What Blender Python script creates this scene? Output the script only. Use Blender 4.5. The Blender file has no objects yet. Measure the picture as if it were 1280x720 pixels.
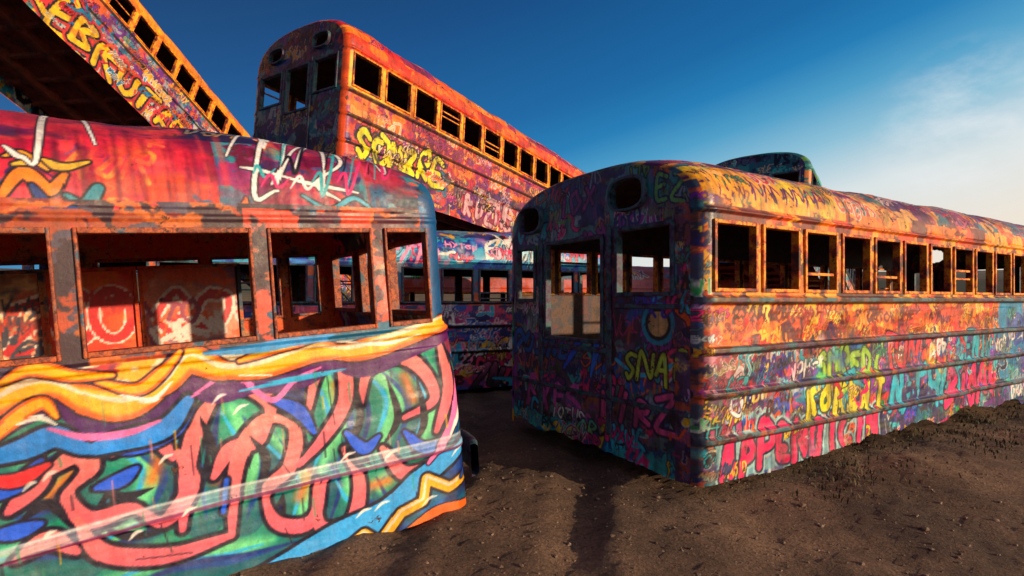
import bpy, math, numpy as np, time
from mathutils import Matrix, Vector
T0=time.time()
rng=np.random.default_rng(11)
scene=bpy.context.scene
F=700.0; HY=375.0; CAM=np.array([0,0,1.45])

# ---------------------------------------------------------------- helpers
def vn(H,W,cy,cx):
    gy=int(H/cy)+3; gx=int(W/cx)+3
    g=rng.random((gy,gx)).astype('f4')
    y=np.arange(H)/cy; x=np.arange(W)/cx
    iy=y.astype(int); ix=x.astype(int); fy=(y-iy).astype('f4'); fx=(x-ix).astype('f4')
    fy=(fy*fy*(3-2*fy))[:,None]; fx=(fx*fx*(3-2*fx))[None,:]
    a=g[iy][:,ix]; b=g[iy][:,ix+1]; c=g[iy+1][:,ix]; d=g[iy+1][:,ix+1]
    return (a*(1-fx)+b*fx)*(1-fy)+(c*(1-fx)+d*fx)*fy
def fbm(H,W,cy,cx,o=4):
    s=0;a=1;t=0
    for k in range(o):
        s=s+a*vn(H,W,max(cy,1),max(cx,1)); t+=a; a*=.55; cy/=2; cx/=2
    return s/t
def cr(P,n=6):
    P=np.array(P,float)
    if len(P)<3: return P
    Q=np.vstack([2*P[0]-P[1],P,2*P[-1]-P[-2]]); out=[]
    for i in range(1,len(Q)-2):
        for k in range(n):
            t=k/n
            out.append(.5*((2*Q[i])+(-Q[i-1]+Q[i+1])*t+(2*Q[i-1]-5*Q[i]+4*Q[i+1]-Q[i+2])*t*t+(-Q[i-1]+3*Q[i]-3*Q[i+1]+Q[i+2])*t**3))
    out.append(P[-1]); return np.array(out)
G={'A':[[(0,0),(.5,1),(1,0)],[(.2,.4),(.8,.4)]],'E':[[(1,1),(0,1),(0,0),(1,0)],[(0,.5),(.8,.5)]],
'S':[[(1,.85),(.5,1),(.05,.75),(.5,.5),(.95,.25),(.5,0),(0,.15)]],'R':[[(0,0),(0,1),(.8,.95),(.85,.6),(.1,.5),(1,0)]],
'K':[[(0,0),(0,1)],[(1,1),(.1,.5),(1,0)]],'O':[[(.5,1),(0,.7),(0,.3),(.5,0),(1,.3),(1,.7),(.5,1)]],
'N':[[(0,0),(0,1),(1,0),(1,1)]],'Z':[[(0,1),(1,1),(0,0),(1,0)]],'M':[[(0,0),(.1,1),(.5,.4),(.9,1),(1,0)]],
'U':[[(0,1),(0,.3),(.5,0),(1,.3),(1,1)]],'P':[[(0,0),(0,1),(.9,.9),(.9,.55),(0,.45)]],'D':[[(0,0),(0,1),(.8,.8),(.9,.4),(.5,0),(0,0)]],
'B':[[(0,0),(0,1),(.8,.8),(.2,.5),(.95,.25),(0,0)]],'C':[[(1,.85),(.5,1),(0,.6),(.1,.2),(.6,0),(1,.15)]],
'H':[[(0,0),(0,1)],[(1,0),(1,1)],[(0,.5),(1,.5)]],'T':[[(.5,0),(.5,1)],[(0,1),(1,1)]],'I':[[(.5,0),(.5,1)]],
'X':[[(0,0),(1,1)],[(0,1),(1,0)]],'G':[[(1,.85),(.4,1),(0,.5),(.4,0),(1,.2),(.9,.5),(.5,.5)]],'V':[[(0,1),(.5,0),(1,1)]],
'Y':[[(0,1),(.5,.5),(1,1)],[(.5,.5),(.4,0)]],'W':[[(0,1),(.25,0),(.5,.7),(.75,0),(1,1)]]}
LET=list(G)
DK=(15,12,25)
class Canvas:
    def __init__(s,w,h,r,base):
        s.r=r; s.w=w; s.h=h; s.W=int(w/r)+2; s.H=int(h/r)+2
        s.a=np.zeros((s.H,s.W,3),'f4')+np.array(base,'f4')
    def rect(s,x0,x1,y0,y1):
        r=s.r
        return (slice(max(0,int(y0/r)),min(s.H,max(0,int(y1/r)))),slice(max(0,int(x0/r)),min(s.W,max(0,int(x1/r)))))
    def fill(s,x0,x1,y0,y1,c):
        s.a[s.rect(x0,x1,y0,y1)]=c
    def patches(s,x0,x1,y0,y1,pal,size,thr=.54,soft=.03,asp=1.5,alpha=1):
        R=s.rect(x0,x1,y0,y1); v=s.a[R]; H,W=v.shape[:2]
        if H<2 or W<2: return
        c=size/s.r
        for col in pal:
            n=fbm(H,W,c,c*asp,5); m=np.clip((n-thr)/soft,0,1)[...,None]*alpha
            v[:]=v*(1-m)+np.array(col,'f4')*m
    def df(s,paths,pad,rads=None):
        al=np.concatenate(paths); r=s.r
        x0,y0=al.min(0)-pad; x1,y1=al.max(0)+pad
        i0=max(0,int(x0/r)); i1=min(s.W,int(x1/r)+2); j0=max(0,int(y0/r)); j1=min(s.H,int(y1/r)+2)
        if i1<=i0 or j1<=j0: return None
        X=(np.arange(i0,i1,dtype='f4')*r)[None,:]; Y=(np.arange(j0,j1,dtype='f4')*r)[:,None]
        D=np.full((j1-j0,i1-i0),9e9,'f4')
        for p in paths:
            n=len(p)
            for i,(a,b) in enumerate(zip(p[:-1],p[1:])):
                d=b-a; L2=float(d@d)+1e-9
                t=np.clip(((X-a[0])*d[0]+(Y-a[1])*d[1])/L2,0,1)
                q=(X-a[0]-t*d[0])**2+(Y-a[1]-t*d[1])**2
                if rads is not None: q=np.sqrt(q)-(rads[i]+(rads[i+1]-rads[i])*t)
                D=np.minimum(D,q)
        return (slice(j0,j1),slice(i0,i1)),(np.sqrt(D) if rads is None else D)
    def ink(s,RD,w,col,soft=.006,alpha=1,col2=None):
        if RD is None: return
        R,D=RD; m=(np.clip((w/2-D)/soft+.5,0,1)*alpha)[...,None]
        c=np.array(col,'f4')
        if col2 is not None:
            g=np.linspace(0,1,D.shape[0],dtype='f4')[:,None,None]; c=c*g+np.array(col2,'f4')*(1-g)
        s.a[R]=s.a[R]*(1-m)+c*m
    def stroke(s,pts,w,col,soft=.006,alpha=1,col2=None,sm=6):
        p=cr(pts,sm); s.ink(s.df([p],w/2+.03),w,col,soft,alpha,col2)
    def brush(s,pts,w,col,out=None,ow=.02,soft=.006,alpha=1,lo=.35,ph=1,col2=None,hl=None):
        p=cr(pts,7); f=np.linspace(0,1,len(p)); rad=w/2*(lo+(1-lo)*np.abs(np.sin(math.pi*ph*f)))
        RD=s.df([p],w/2+.05,rad)
        if out is not None: s.ink(RD,ow*2,out,.008)
        s.ink(RD,0,col,soft,alpha,col2)
        if hl is not None and RD is not None:
            R,D=RD; e=np.clip(1-np.abs(D+w*.13)/(.006),0,1)
            gx=np.gradient(D,axis=0); m=(e*(gx>0.2))[...,None]*.8; s.a[R]=s.a[R]*(1-m)+np.array(hl,'f4')*m
    def word(s,txt,x,y,h,col,out=None,wf=.2,asp=.7,rot=0,sl=.15,col2=None,halo=None,sm=4,jit=.06):
        cs,sn=math.cos(rot),math.sin(rot); ps=[]
        cx=0
        for ch in txt:
            sc=1+rng.normal()*.08; dy=rng.normal()*.06
            for pl in G.get(ch,G['I']):
                q=np.array(pl,float)+rng.normal(size=(len(pl),2))*jit
                qx=(cx+q[:,0]*asp*sc+sl*q[:,1])*h; qy=(q[:,1]*sc+dy)*h
                ps.append(cr(np.c_[x+qx*cs-qy*sn,y+qx*sn+qy*cs],sm))
            cx+=asp+wf+.1
        RD=s.df(ps,h*.35+.02)
        if halo is not None: s.ink(RD,h*(wf+.32),halo,soft=.02)
        if out is not None: s.ink(RD,h*(wf+.15),out)
        s.ink(RD,h*wf,col,col2=col2)
    def mess(s,x0,x1,y0,y1,n,hs,pal,outs=(DK,DK,(60,20,80),(10,50,90),(90,15,30),None,None,None,(225,215,205))):
        for k in range(n):
            h=rng.uniform(*hs)*rng.choice([.5,.8,1,1.2]); x=rng.uniform(x0-h,x1-h*.5); y=rng.uniform(y0,max(y0+.01,y1-h))
            col=pal[rng.integers(len(pal))]; col2=pal[rng.integers(len(pal))] if rng.random()<.4 else None
            o=outs[rng.integers(len(outs))]
            q=rng.random()
            if q<.5:
                t=''.join(rng.choice(LET,size=rng.integers(2,6)))
                s.word(t,x,y,h,col,o,wf=rng.uniform(.07,.3),asp=rng.uniform(.4,.8),rot=rng.normal()*.18,sl=rng.uniform(-.1,.5),col2=col2,sm=3,jit=.12)
            elif q<.75:
                p=np.array([x,y])+np.cumsum(rng.normal(size=(6,2))*h*.5,0)
                s.brush(p,h*rng.uniform(.15,.5),col,o,ow=.008,ph=rng.choice([1,2,3]))
            else:
                p=np.array([x,y])+np.cumsum(rng.normal(size=(5,2))*h*.4,0)
                s.stroke(p,h*rng.uniform(.05,.6),col,soft=rng.choice([.006,.04,.1]),sm=4,alpha=rng.uniform(.4,1))
    def drips(s,x0,x1,y0,y1,n,pal):
        for k in range(n):
            x=rng.uniform(x0,x1); y=rng.uniform(y0,y1); c=pal[rng.integers(len(pal))]
            s.stroke([(x,y),(x+.003,y-rng.uniform(.03,.16))],rng.uniform(.005,.011),c,alpha=.6)
    def wear(s,amt=.25,sat=1.0):
        if sat!=1:
            g=s.a.mean(-1,keepdims=True); s.a=np.clip(g+(s.a-g)*sat,4,246)
        n=fbm(s.H,s.W,.12/s.r,.12/s.r,6); st=fbm(s.H,s.W,.5/s.r,.03/s.r,3)
        s.a*=(1-amt*np.clip((n-.45)*4,0,1)*.6-amt*np.clip((st-.5)*4,0,1)*.5)[...,None]
    def sample(s,X,Y):
        i=np.clip((X/s.r+.5).astype(int),0,s.W-1); j=np.clip((Y/s.r+.5).astype(int),0,s.H-1)
        return s.a[j,i]
def tolin(c):
    c=np.clip(c/255.,0,1); return np.where(c<=.04045,c/12.92,((c+.055)/1.055)**2.4)
def L1(c): return tuple(float(v) for v in tolin(np.array(c,float)))+(1,)

def newmat(name):
    m=bpy.data.materials.new(name); m.use_nodes=True; nt=m.node_tree
    b=nt.nodes['Principled BSDF']; return m,nt,b
def nd(nt,t,**k):
    n=nt.nodes.new(t)
    for a,b in k.items(): setattr(n,a,b)
    return n
def noise(nt,co,scale,detail=6,rough=.6):
    n=nd(nt,'ShaderNodeTexNoise'); n.inputs['Scale'].default_value=scale; n.inputs['Detail'].default_value=detail; n.inputs['Roughness'].default_value=rough
    nt.links.new(co,n.inputs['Vector']); return n.outputs['Fac']
def ramp(nt,f,stops,interp='LINEAR'):
    r=nd(nt,'ShaderNodeValToRGB'); cr_=r.color_ramp; cr_.interpolation=interp
    while len(cr_.elements)<len(stops): cr_.elements.new(.5)
    for e,(p,c) in zip(cr_.elements,stops): e.position=p; e.color=c if len(c)==4 else (*c,1)
    nt.links.new(f,r.inputs['Fac']); return r.outputs['Color']
def mix(nt,f,a,b,mode='MIX'):
    m=nd(nt,'ShaderNodeMix',data_type='RGBA',blend_type=mode)
    for i,v in ((0,f),(6,a),(7,b)):
        if isinstance(v,(int,float)): m.inputs[i].default_value=v
        elif isinstance(v,tuple): m.inputs[i].default_value=v
        else: nt.links.new(v,m.inputs[i])
    return m.outputs[2]
g0=(0,0,0,1); g1=(1,1,1,1)
def paint_mat(name,chip=.60,rust=(70,38,24),streak=.5):
    m,nt,b=newmat(name)
    at=nd(nt,'ShaderNodeAttribute',attribute_name='Col'); tc=nd(nt,'ShaderNodeTexCoord').outputs['Object']
    n1=noise(nt,tc,45,8,.7); v=ramp(nt,n1,[(.25,(.7,.7,.7,1)),(.6,(1.06,1.06,1.06,1))])
    c=mix(nt,1.0,at.outputs['Color'],v,'MULTIPLY')
    n2=noise(nt,tc,7,14,.74); ch=ramp(nt,n2,[(chip,g0),(chip+.02,g1)])
    rc=ramp(nt,noise(nt,tc,30,6),[(.3,L1((35,22,20))),(.55,L1(rust)),(.75,L1((140,90,60)))])
    c=mix(nt,ch,c,rc)
    n3=noise(nt,tc,120,4,.7); sp=ramp(nt,n3,[(.64,g0),(.69,(.7,.7,.7,1))])
    c=mix(nt,sp,c,L1((40,26,26)))
    mp=nd(nt,'ShaderNodeMapping'); mp.inputs['Scale'].default_value=(14,14,1.2); nt.links.new(tc,mp.inputs['Vector'])
    stn=noise(nt,mp.outputs['Vector'],1,6,.6); st=ramp(nt,stn,[(.5,g0),(.75,(streak,)*3+(1,))])
    c=mix(nt,st,c,L1((60,38,30)))
    # broad grime
    gn=ramp(nt,noise(nt,tc,1.7,8,.65),[(.5,g0),(.72,(.5,.5,.5,1))]); c=mix(nt,gn,c,L1((42,28,28)))
    nt.links.new(c,b.inputs['Base Color'])
    rr=ramp(nt,n2,[(.35,(.32,)*3+(1,)),(.62,(.62,)*3+(1,))]); nt.links.new(rr,b.inputs['Roughness'])
    bp=nd(nt,'ShaderNodeBump'); bp.inputs['Strength'].default_value=.45; bp.inputs['Distance'].default_value=.007
    hh=mix(nt,.5,n1,ch); nt.links.new(hh,bp.inputs['Height']); nt.links.new(bp.outputs['Normal'],b.inputs['Normal'])
    return m
PAINT=paint_mat('graffiti_paint',.63,streak=.3)
PAINT_R=paint_mat('graffiti_paint_rusty',.595,streak=.5)
def ramp_mat(name,cols,scale=6,rough=.65,chip=True):
    m,nt,b=newmat(name); tc=nd(nt,'ShaderNodeTexCoord').outputs['Object']
    n=len(cols); st=[(.32+.36*i/n,L1(c)) for i,c in enumerate(cols)]
    c=ramp(nt,noise(nt,tc,scale,6,.65),st,'LINEAR')
    v=ramp(nt,noise(nt,tc,70,6,.7),[(.3,(.6,.6,.6,1)),(.6,g1)]); c=mix(nt,1.0,c,v,'MULTIPLY')
    if chip:
        c=mix(nt,ramp(nt,noise(nt,tc,18,10,.75),[(.57,g0),(.61,g1)]),c,L1((50,30,24)))
    nt.links.new(c,b.inputs['Base Color']); b.inputs['Roughness'].default_value=rough
    bp=nd(nt,'ShaderNodeBump'); bp.inputs['Strength'].default_value=.4; bp.inputs['Distance'].default_value=.005
    nt.links.new(v,bp.inputs['Height']); nt.links.new(bp.outputs['Normal'],b.inputs['Normal'])
    return m
DARK=ramp_mat('rusted_chassis',[(50,30,25),(110,50,30),(140,55,35)],5,.85)

def mesh_np(name,V,Q,mat,col=None,smooth=True,parent=None):
    me=bpy.data.meshes.new(name); V=np.asarray(V,'f4'); Q=np.asarray(Q,'i4')
    k=Q.shape[1]
    me.vertices.add(len(V)); me.vertices.foreach_set('co',V.ravel())
    me.loops.add(Q.size); me.loops.foreach_set('vertex_index',Q.ravel())
    me.polygons.add(len(Q)); me.polygons.foreach_set('loop_start',np.arange(0,Q.size,k,dtype='i4')); me.polygons.foreach_set('loop_total',np.full(len(Q),k,'i4'))
    me.update(calc_edges=True)
    me.polygons.foreach_set('use_smooth',np.full(len(Q),smooth))
    if col is not None:
        a=me.color_attributes.new('Col','FLOAT_COLOR','POINT')
        c=np.ones((len(V),4),'f4'); c[:,:3]=tolin(col); a.data.foreach_set('color',c.ravel())
    me.materials.append(mat); ob=bpy.data.objects.new(name,me); scene.collection.objects.link(ob)
    if parent: ob.parent=parent
    return ob
def grid(br,ds):
    br=sorted(set(np.round(br,4))); out=[br[0]]
    for a,b in zip(br[:-1],br[1:]):
        n=max(1,int(math.ceil((b-a)/ds((a+b)/2)))); out+=list(np.linspace(a,b,n+1)[1:])
    return np.array(out)
class Boxes:
    def __init__(s): s.V=[];s.Q=[]
    def add(s,x0,x1,y0,y1,z0,z1):
        b=len(s.V)
        for z in(z0,z1):
            for x,y in((x0,y0),(x1,y0),(x1,y1),(x0,y1)): s.V.append((x,y,z))
        for q in((0,3,2,1),(4,5,6,7),(0,1,5,4),(1,2,6,5),(2,3,7,6),(3,0,4,7)): s.Q.append([b+i for i in q])
    def ring(s,x,cy,cz,ry,rz,th,dep,n=28):
        b=len(s.V)
        for i in range(n):
            a=2*math.pi*i/n; c,d=math.cos(a),math.sin(a)
            e=lambda v:math.copysign(abs(v)**.7,v)
            for rr,xx in((0,x+.03),(0,x-dep),(th,x-dep),(th,x+.03)):
                s.V.append((xx,cy+(ry+rr)*e(c),cz+(rz+rr)*e(d)))
        for i in range(n):
            for k in range(4):
                j=(i+1)%n; l=(k+1)%4; s.Q.append([b+i*4+k,b+j*4+k,b+j*4+l,b+i*4+l])
    def build(s,name,mat,parent,bev=.006):
        if not s.V: return
        o=mesh_np(name,s.V,s.Q,mat,smooth=False,parent=parent)
        if bev:
            m=o.modifiers.new('bevel','BEVEL'); m.width=bev; m.segments=2; m.limit_method='ANGLE'
        return o

class Bus:
    def __init__(s,org,u,L,W,zs,zt,zh,zc,rails,wins,res=.01,rd=.5,dd=.15,nexp=2.5,rc=.12,bul=0):
        x=np.array(u,float); x/=np.linalg.norm(x); y=np.cross([0,0,1],x); y/=np.linalg.norm(y); z=np.cross(x,y)
        s.x,s.y,s.z=x,y,z; s.o=np.array(org,float); s.L,s.W,s.zs,s.zt,s.zh,s.zc=L,W,zs,zt,zh,zc
        s.rails=rails; s.wins=wins; s.res=res; s.rd,s.dd,s.ne,s.rc,s.bul=rd,dd,nexp,rc,bul
        th=np.linspace(0,math.pi,400); c=np.cos(th)
        py=W/2-W/2*np.sign(c)*np.abs(c)**(2/nexp); pz=zh+(zc-zh)*np.abs(np.sin(th))**(2/nexp)
        py=np.r_[0,py,W]; pz=np.r_[0,pz,0]
        a=np.r_[0,np.cumsum(np.hypot(np.diff(py),np.diff(pz)))]
        s.pa,s.py,s.pz=a,py,pz; s.V=a[-1]
    def roofz(s,t): 
        f=np.clip(np.abs(t-s.W/2)/(s.W/2),0,1); return s.zh+(s.zc-s.zh)*(1-f**s.ne)**(1/s.ne)
    def bf(s,z): 
        q=np.clip(1-z/s.zs,0,1); return s.bul*np.sqrt(q)*(1-.25*q)
    def surf(s,S,V,inner=0,dent=None):
        y=np.interp(V,s.pa,s.py); z=np.interp(V,s.pa,s.pz)
        e=.004; ty=(np.interp(V+e,s.pa,s.py)-np.interp(V-e,s.pa,s.py)); tz=(np.interp(V+e,s.pa,s.pz)-np.interp(V-e,s.pa,s.pz))
        n=np.hypot(ty,tz)+1e-9; ny,nz=-tz/n,ty/n
        off=np.zeros_like(V)
        if not inner:
            for zr,hh,dp in s.rails:
                for vv in(V,s.V-V):
                    off=np.maximum(off,dp*np.clip((hh-np.abs(vv-zr))/.012+.0,0,1))
            if dent is not None: off=off+dent
        off=off-inner
        y=y+ny*off; z=z+nz*off
        d=np.minimum(S,s.L-S); rc=s.rc; q=np.clip(rc-d,0,rc)
        ins=rc-np.sqrt(np.maximum(rc*rc-q*q,0))
        y=s.W/2+(y-s.W/2)*(1-ins/(s.W/2))
        q=np.clip((s.rd-d)/s.rd,0,1); f=1-s.dd*(1-np.sqrt(1-q*q)); z=np.where(z>s.zh,s.zh+(z-s.zh)*f,z)
        if s.bul:
            k=np.clip((S-(s.L-1.0))/1.0,0,1); S=S+k*k*s.bf(z)
        return S,y,z
    def world(s,P): return s.o+P[...,0:1]*s.x+P[...,1:2]*s.y+P[...,2:3]*s.z
    def px_side(s,pts,off=0):
        out=[]
        for px,py in pts:
            d=np.array([(px-640)/F,1,(HY-py)/F]); t=((s.o+s.y*off-CAM)@s.y)/(d@s.y); P=CAM+t*d-s.o; out.append((P@s.x,P@s.z))
        return out
    def px_end(s,pts):
        out=[]
        for px,py in pts:
            d=np.array([(px-640)/F,1,(HY-py)/F]); t=((s.o-CAM)@s.x)/(d@s.x); P=CAM+t*d-s.o; out.append((s.W-P@s.y,P@s.z))
        return out
    def px_roof(s,pts):
        if not hasattr(s,'lut'):
            S,V=np.meshgrid(np.arange(0,s.L,.03),np.arange(s.zh,s.pa[-1]/2,.02)); P=np.stack(s.surf(S,V),-1); Wd=s.world(P)-CAM
            ok=Wd[...,1]>.5; s.lut=(S[ok],V[ok],640+F*Wd[ok][:,0]/Wd[ok][:,1],HY-F*Wd[ok][:,2]/Wd[ok][:,1])
        S,V,X,Y=s.lut; out=[]
        for px,py in pts:
            k=np.argmin((X-px)**2+(Y-py)**2); out.append((S[k],V[k]))
        return out
    def build(s,name,cS,cE,fineS,mat,frame_mat,inner_mat,ends=(1,1),openE=(),ovals=(),skirt=None,boards=(),sash=.4,bumper=(0,0),trims=(),end_frame=None,jw=.03,bump_mat=None):
        root=bpy.data.objects.new(name,None); scene.collection.objects.link(root)
        root.matrix_world=Matrix(((s.x[0],s.y[0],s.z[0],s.o[0]),(s.x[1],s.y[1],s.z[1],s.o[1]),(s.x[2],s.y[2],s.z[2],s.o[2]),(0,0,0,1)))
        we=[e for w in s.wins for e in w]
        br=list(np.arange(0,s.L,.5))+[s.L,s.rc*.15,s.rc*.5,s.rc]+[s.L-s.rc*.15,s.L-s.rc*.5,s.L-s.rc]+we
        for inner in(0,1):
            r=s.res if not inner else .07
            sg=grid([b for b in br if 0<=b<=s.L],(lambda q:r*fineS(q)) if not inner else (lambda q:.1))
            vb=[0,s.zs,s.zt,s.zh,s.V/2,s.V-s.zh,s.V-s.zt,s.V-s.zs,s.V]
            vg=grid(vb,(lambda v:r if v<s.V/2 else max(r*2.5,.03)) if not inner else (lambda v:.08))
            S,V=np.meshgrid(sg,vg); H,W=S.shape
            dn=None
            if not inner:
                full=fbm(int(s.V/.05)+3,int(s.L/.05)+3,9,12,4)-.5
                a=V/.05; b=S/.05; ia=a.astype(int); ib=b.astype(int); fa=a-ia; fb=b-ib
                fa=fa*fa*(3-2*fa); fb=fb*fb*(3-2*fb)
                fu=np.pad(full,((0,2),(0,2)),mode='edge')
                dn=(fu[ia,ib]*(1-fa)*(1-fb)+fu[ia+1,ib]*fa*(1-fb)+fu[ia,ib+1]*(1-fa)*fb+fu[ia+1,ib+1]*fa*fb)*.07
                dn=dn*np.clip(np.minimum(S,s.L-S)/.2,0,1)
                dn=np.where((V>s.zs-.15)&(V<s.zt+.1),dn*.25,dn)
            P=np.stack(s.surf(S,V,inner=.03*inner,dent=dn),-1)
            cs=(sg[:-1]+sg[1:])/2; cv=(vg[:-1]+vg[1:])/2
            CS,CV=np.meshgrid(cs,cv); keep=np.ones(CS.shape,bool)
            zf=np.minimum(CV,s.V-CV)
            inw=np.zeros(CS.shape,bool)
            for a,b in s.wins: inw|=(CS>a)&(CS<b)
            keep&=~(inw&(zf>s.zs)&(zf<s.zt))
            if skirt is not None: keep&=~(zf<skirt(CS))
            if inner: keep&=(zf>.3)
            I=np.arange(H*W).reshape(H,W)
            q=np.stack([I[:-1,:-1],I[:-1,1:],I[1:,1:],I[1:,:-1]],-1)[keep]
            col=cS.sample(S.ravel(),V.ravel()) if not inner else None
            mesh_np('body_shell' if not inner else 'interior_lining',P.reshape(-1,3),q,mat if not inner else inner_mat,col,parent=root)
        for e in(0,1):
            if not ends[e]: continue
            k=1-s.rc/(s.W/2); r=max(s.res,.008) if ends[e]>1 else max(.02,s.res)
            ob=[]; ozs=[]
            for a,b,c,d in openE: ob+=[s.W-b,s.W-a]; ozs+=[c,d]
            tg=grid([s.rc,s.W-s.rc]+ob,lambda q:r); hg=grid([0,s.zh,s.zh+.6]+[z for z in ozs if z<s.zh],lambda q:r)
            Tt,Hh=np.meshgrid(tg,hg); t0=s.W/2+(Tt-s.W/2)/k; top=s.zh+(s.roofz(t0)-s.zh)*(1-s.dd)
            Z=np.where(Hh<=s.zh,Hh,s.zh+(Hh-s.zh)/.6*(top-s.zh))
            Px=(0*Z if e==0 else s.L+s.bf(Z))
            P=np.stack([Px,Tt,Z],-1)
            H,W=Tt.shape; I=np.arange(H*W).reshape(H,W)
            ct=(Tt[:-1,:-1]+Tt[1:,1:])/2; cz=(Z[:-1,:-1]+Z[1:,1:])/2; keep=np.ones(ct.shape,bool)
            for a,b,c,d in openE: keep&=~((ct>s.W-b)&(ct<s.W-a)&(cz>c)&(cz<d))
            for a,b,ry,rz in ovals: keep&=~((np.abs((ct-(s.W-a))/ry)**2.8+np.abs((cz-b)/rz)**2.8)<1)
            if skirt is not None: keep&=~(cz<skirt(ct*1.7+.3)*.6)
            q=np.stack([I[:-1,:-1],I[:-1,1:],I[1:,1:],I[1:,:-1]],-1)[keep]
            X=s.W-Tt if e==0 else Tt
            mesh_np('end_wall',P.reshape(-1,3),q,mat,cE.sample(X.ravel(),Z.ravel()),parent=root)
        fb=Boxes(); sb=Boxes(); eb=Boxes()
        for i,(a,b) in enumerate(s.wins):
            for side in(0,1):
                y0,y1=(-.02,.05) if side==0 else (s.W-.05,s.W+.02)
                fb.add(a,a+jw,y0,y1,s.zs,s.zt); fb.add(b-jw,b,y0,y1,s.zs,s.zt)
                fb.add(a+jw,b-jw,y0,y1,s.zs,s.zs+.028); fb.add(a+jw,b-jw,y0,y1,s.zt-.028,s.zt)
                if rng.random()<sash and b-a<.7:
                    zm=s.zs+(s.zt-s.zs)*rng.choice([.5,.5,.3,.72]); ya=(y0+y1)/2
                    sb.add(a+jw,b-jw,ya-.012,ya+.012,zm-.012,zm+.012)
                    if rng.random()<.5: sb.add(a+jw,b-jw,ya-.012,ya+.012,zm-.1,zm-.08)
        for e in(0,1):
            if not ends[e]: continue
            x0,x1=(-.02,.05) if e==0 else (s.L-.05,s.L+.02)
            for a,b,c,d in openE:
                ta,tb=s.W-b,s.W-a
                eb.add(x0,x1,ta-.0,ta+.035,c,d); eb.add(x0,x1,tb-.035,tb,c,d); eb.add(x0,x1,ta+.035,tb-.035,c,c+.035); eb.add(x0,x1,ta+.035,tb-.035,d-.035,d)
            if e==0:
                for a,b,ry,rz in ovals: eb.ring(0,s.W-a,b,ry,rz,.025,.05)
                for a,b,c,d in trims: eb.add(-.018,.01,s.W-b,s.W-a,c,d)
        fb.build('window_frames',frame_mat,root); sb.build('window_sashes',frame_mat,root,.003); eb.build('door_and_end_window_frames',end_frame or frame_mat,root)
        ch=Boxes(); zf=.34
        ch.add(.12,s.L-.12,.06,s.W-.06,zf-.05,zf)
        for k_ in(.75,s.W-.85): ch.add(.1,s.L-.1,k_,k_+.1,.1,zf-.052)
        xx=.4
        while xx<s.L-.3: ch.add(xx,xx+.07,.07,.747,.2,zf-.054); ch.add(xx,xx+.07,.853,s.W-.853,.2,zf-.054); ch.add(xx,xx+.07,s.W-.747,s.W-.07,.2,zf-.054); xx+=.62
        ch.build('floor_and_chassis',DARK,root,0)
        for (a,b,z0,z1,cv_) in boards:
            yb=s.W-.07; g1_=np.arange(a,b+.001,.012); g2_=np.arange(z0,z1+.001,.012); X_,Z_=np.meshgrid(g1_,g2_); I=np.arange(X_.size).reshape(X_.shape)
            q=np.stack([I[:-1,:-1],I[:-1,1:],I[1:,1:],I[1:,:-1]],-1).reshape(-1,4)
            mesh_np('board',np.stack([X_,yb+0*X_,Z_],-1).reshape(-1,3),q,PAINT,cv_.sample((X_-a).ravel(),(Z_-z0).ravel()),parent=root)
            bb=Boxes(); bb.add(a-.03,a,yb-.03,yb+.02,z0,z1); bb.add(b,b+.03,yb-.03,yb+.02,z0,z1); bb.add(a-.03,b+.03,yb-.03,yb+.02,z1,z1+.03); bb.add(a,b,yb+.004,yb+.02,z0,z1); bb.build('board_trim',inner_mat,root,.003)
        for e in(0,1):
            if bumper[e]:
                n=24; V=[];Q=[]
                prof=[(0,.0),(.04,.0),(.06,.02),(.06,.2),(.04,.22),(0,.22)]
                for i in range(n+1):
                    f=i/n; ang=(f-.5)*2; yy=s.W/2+(s.W/2+.01)*ang; ex=.1-.14*abs(ang)**6+s.bul
                    for dx,dz in prof: V.append(((s.L+ex+dx) if e else (-ex-dx),yy,.2+dz))
                m_=len(prof)
                for i in range(n):
                    for j in range(m_):
                        a=i*m_+j;b_=i*m_+(j+1)%m_; Q.append([a,b_,b_+m_,a+m_])
                mesh_np('bumper',V,Q,bump_mat or frame_mat,parent=root)
        return root

# ---------------------------------------------------------------- palettes
K=(18,14,26); WH=(235,232,225)
COOL=[(30,120,140),(50,165,160),(25,70,150),(115,50,140),(140,175,170),(15,35,75)]
ALL=[(240,40,120),(20,165,180),(250,195,30),(235,90,20),(40,160,80),(30,75,185),(135,45,160),WH,(215,25,45),K,(60,190,200),(30,30,90)]
fr_orange=ramp_mat('orange_frame_paint',[(130,45,20),(220,110,15),(242,160,30),(190,70,20),(80,45,40)],5)
fr_rust=ramp_mat('rust_frame_paint',[(60,45,50),(150,65,35),(195,95,45),(110,45,40),(170,90,50),(60,90,110)],7)
fr_teal=ramp_mat('teal_frame_paint',[(15,22,35),(25,60,70),(60,100,105),(80,50,85),(25,30,45)],6)
in_orange=ramp_mat('orange_interior',[(90,30,18),(205,70,18),(235,95,25),(220,65,20),(200,130,80),(60,80,100)],2.0)
in_dark=ramp_mat('dark_interior',[(20,14,16),(60,35,28),(95,60,45),(45,50,65),(100,45,50)],3)

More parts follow.
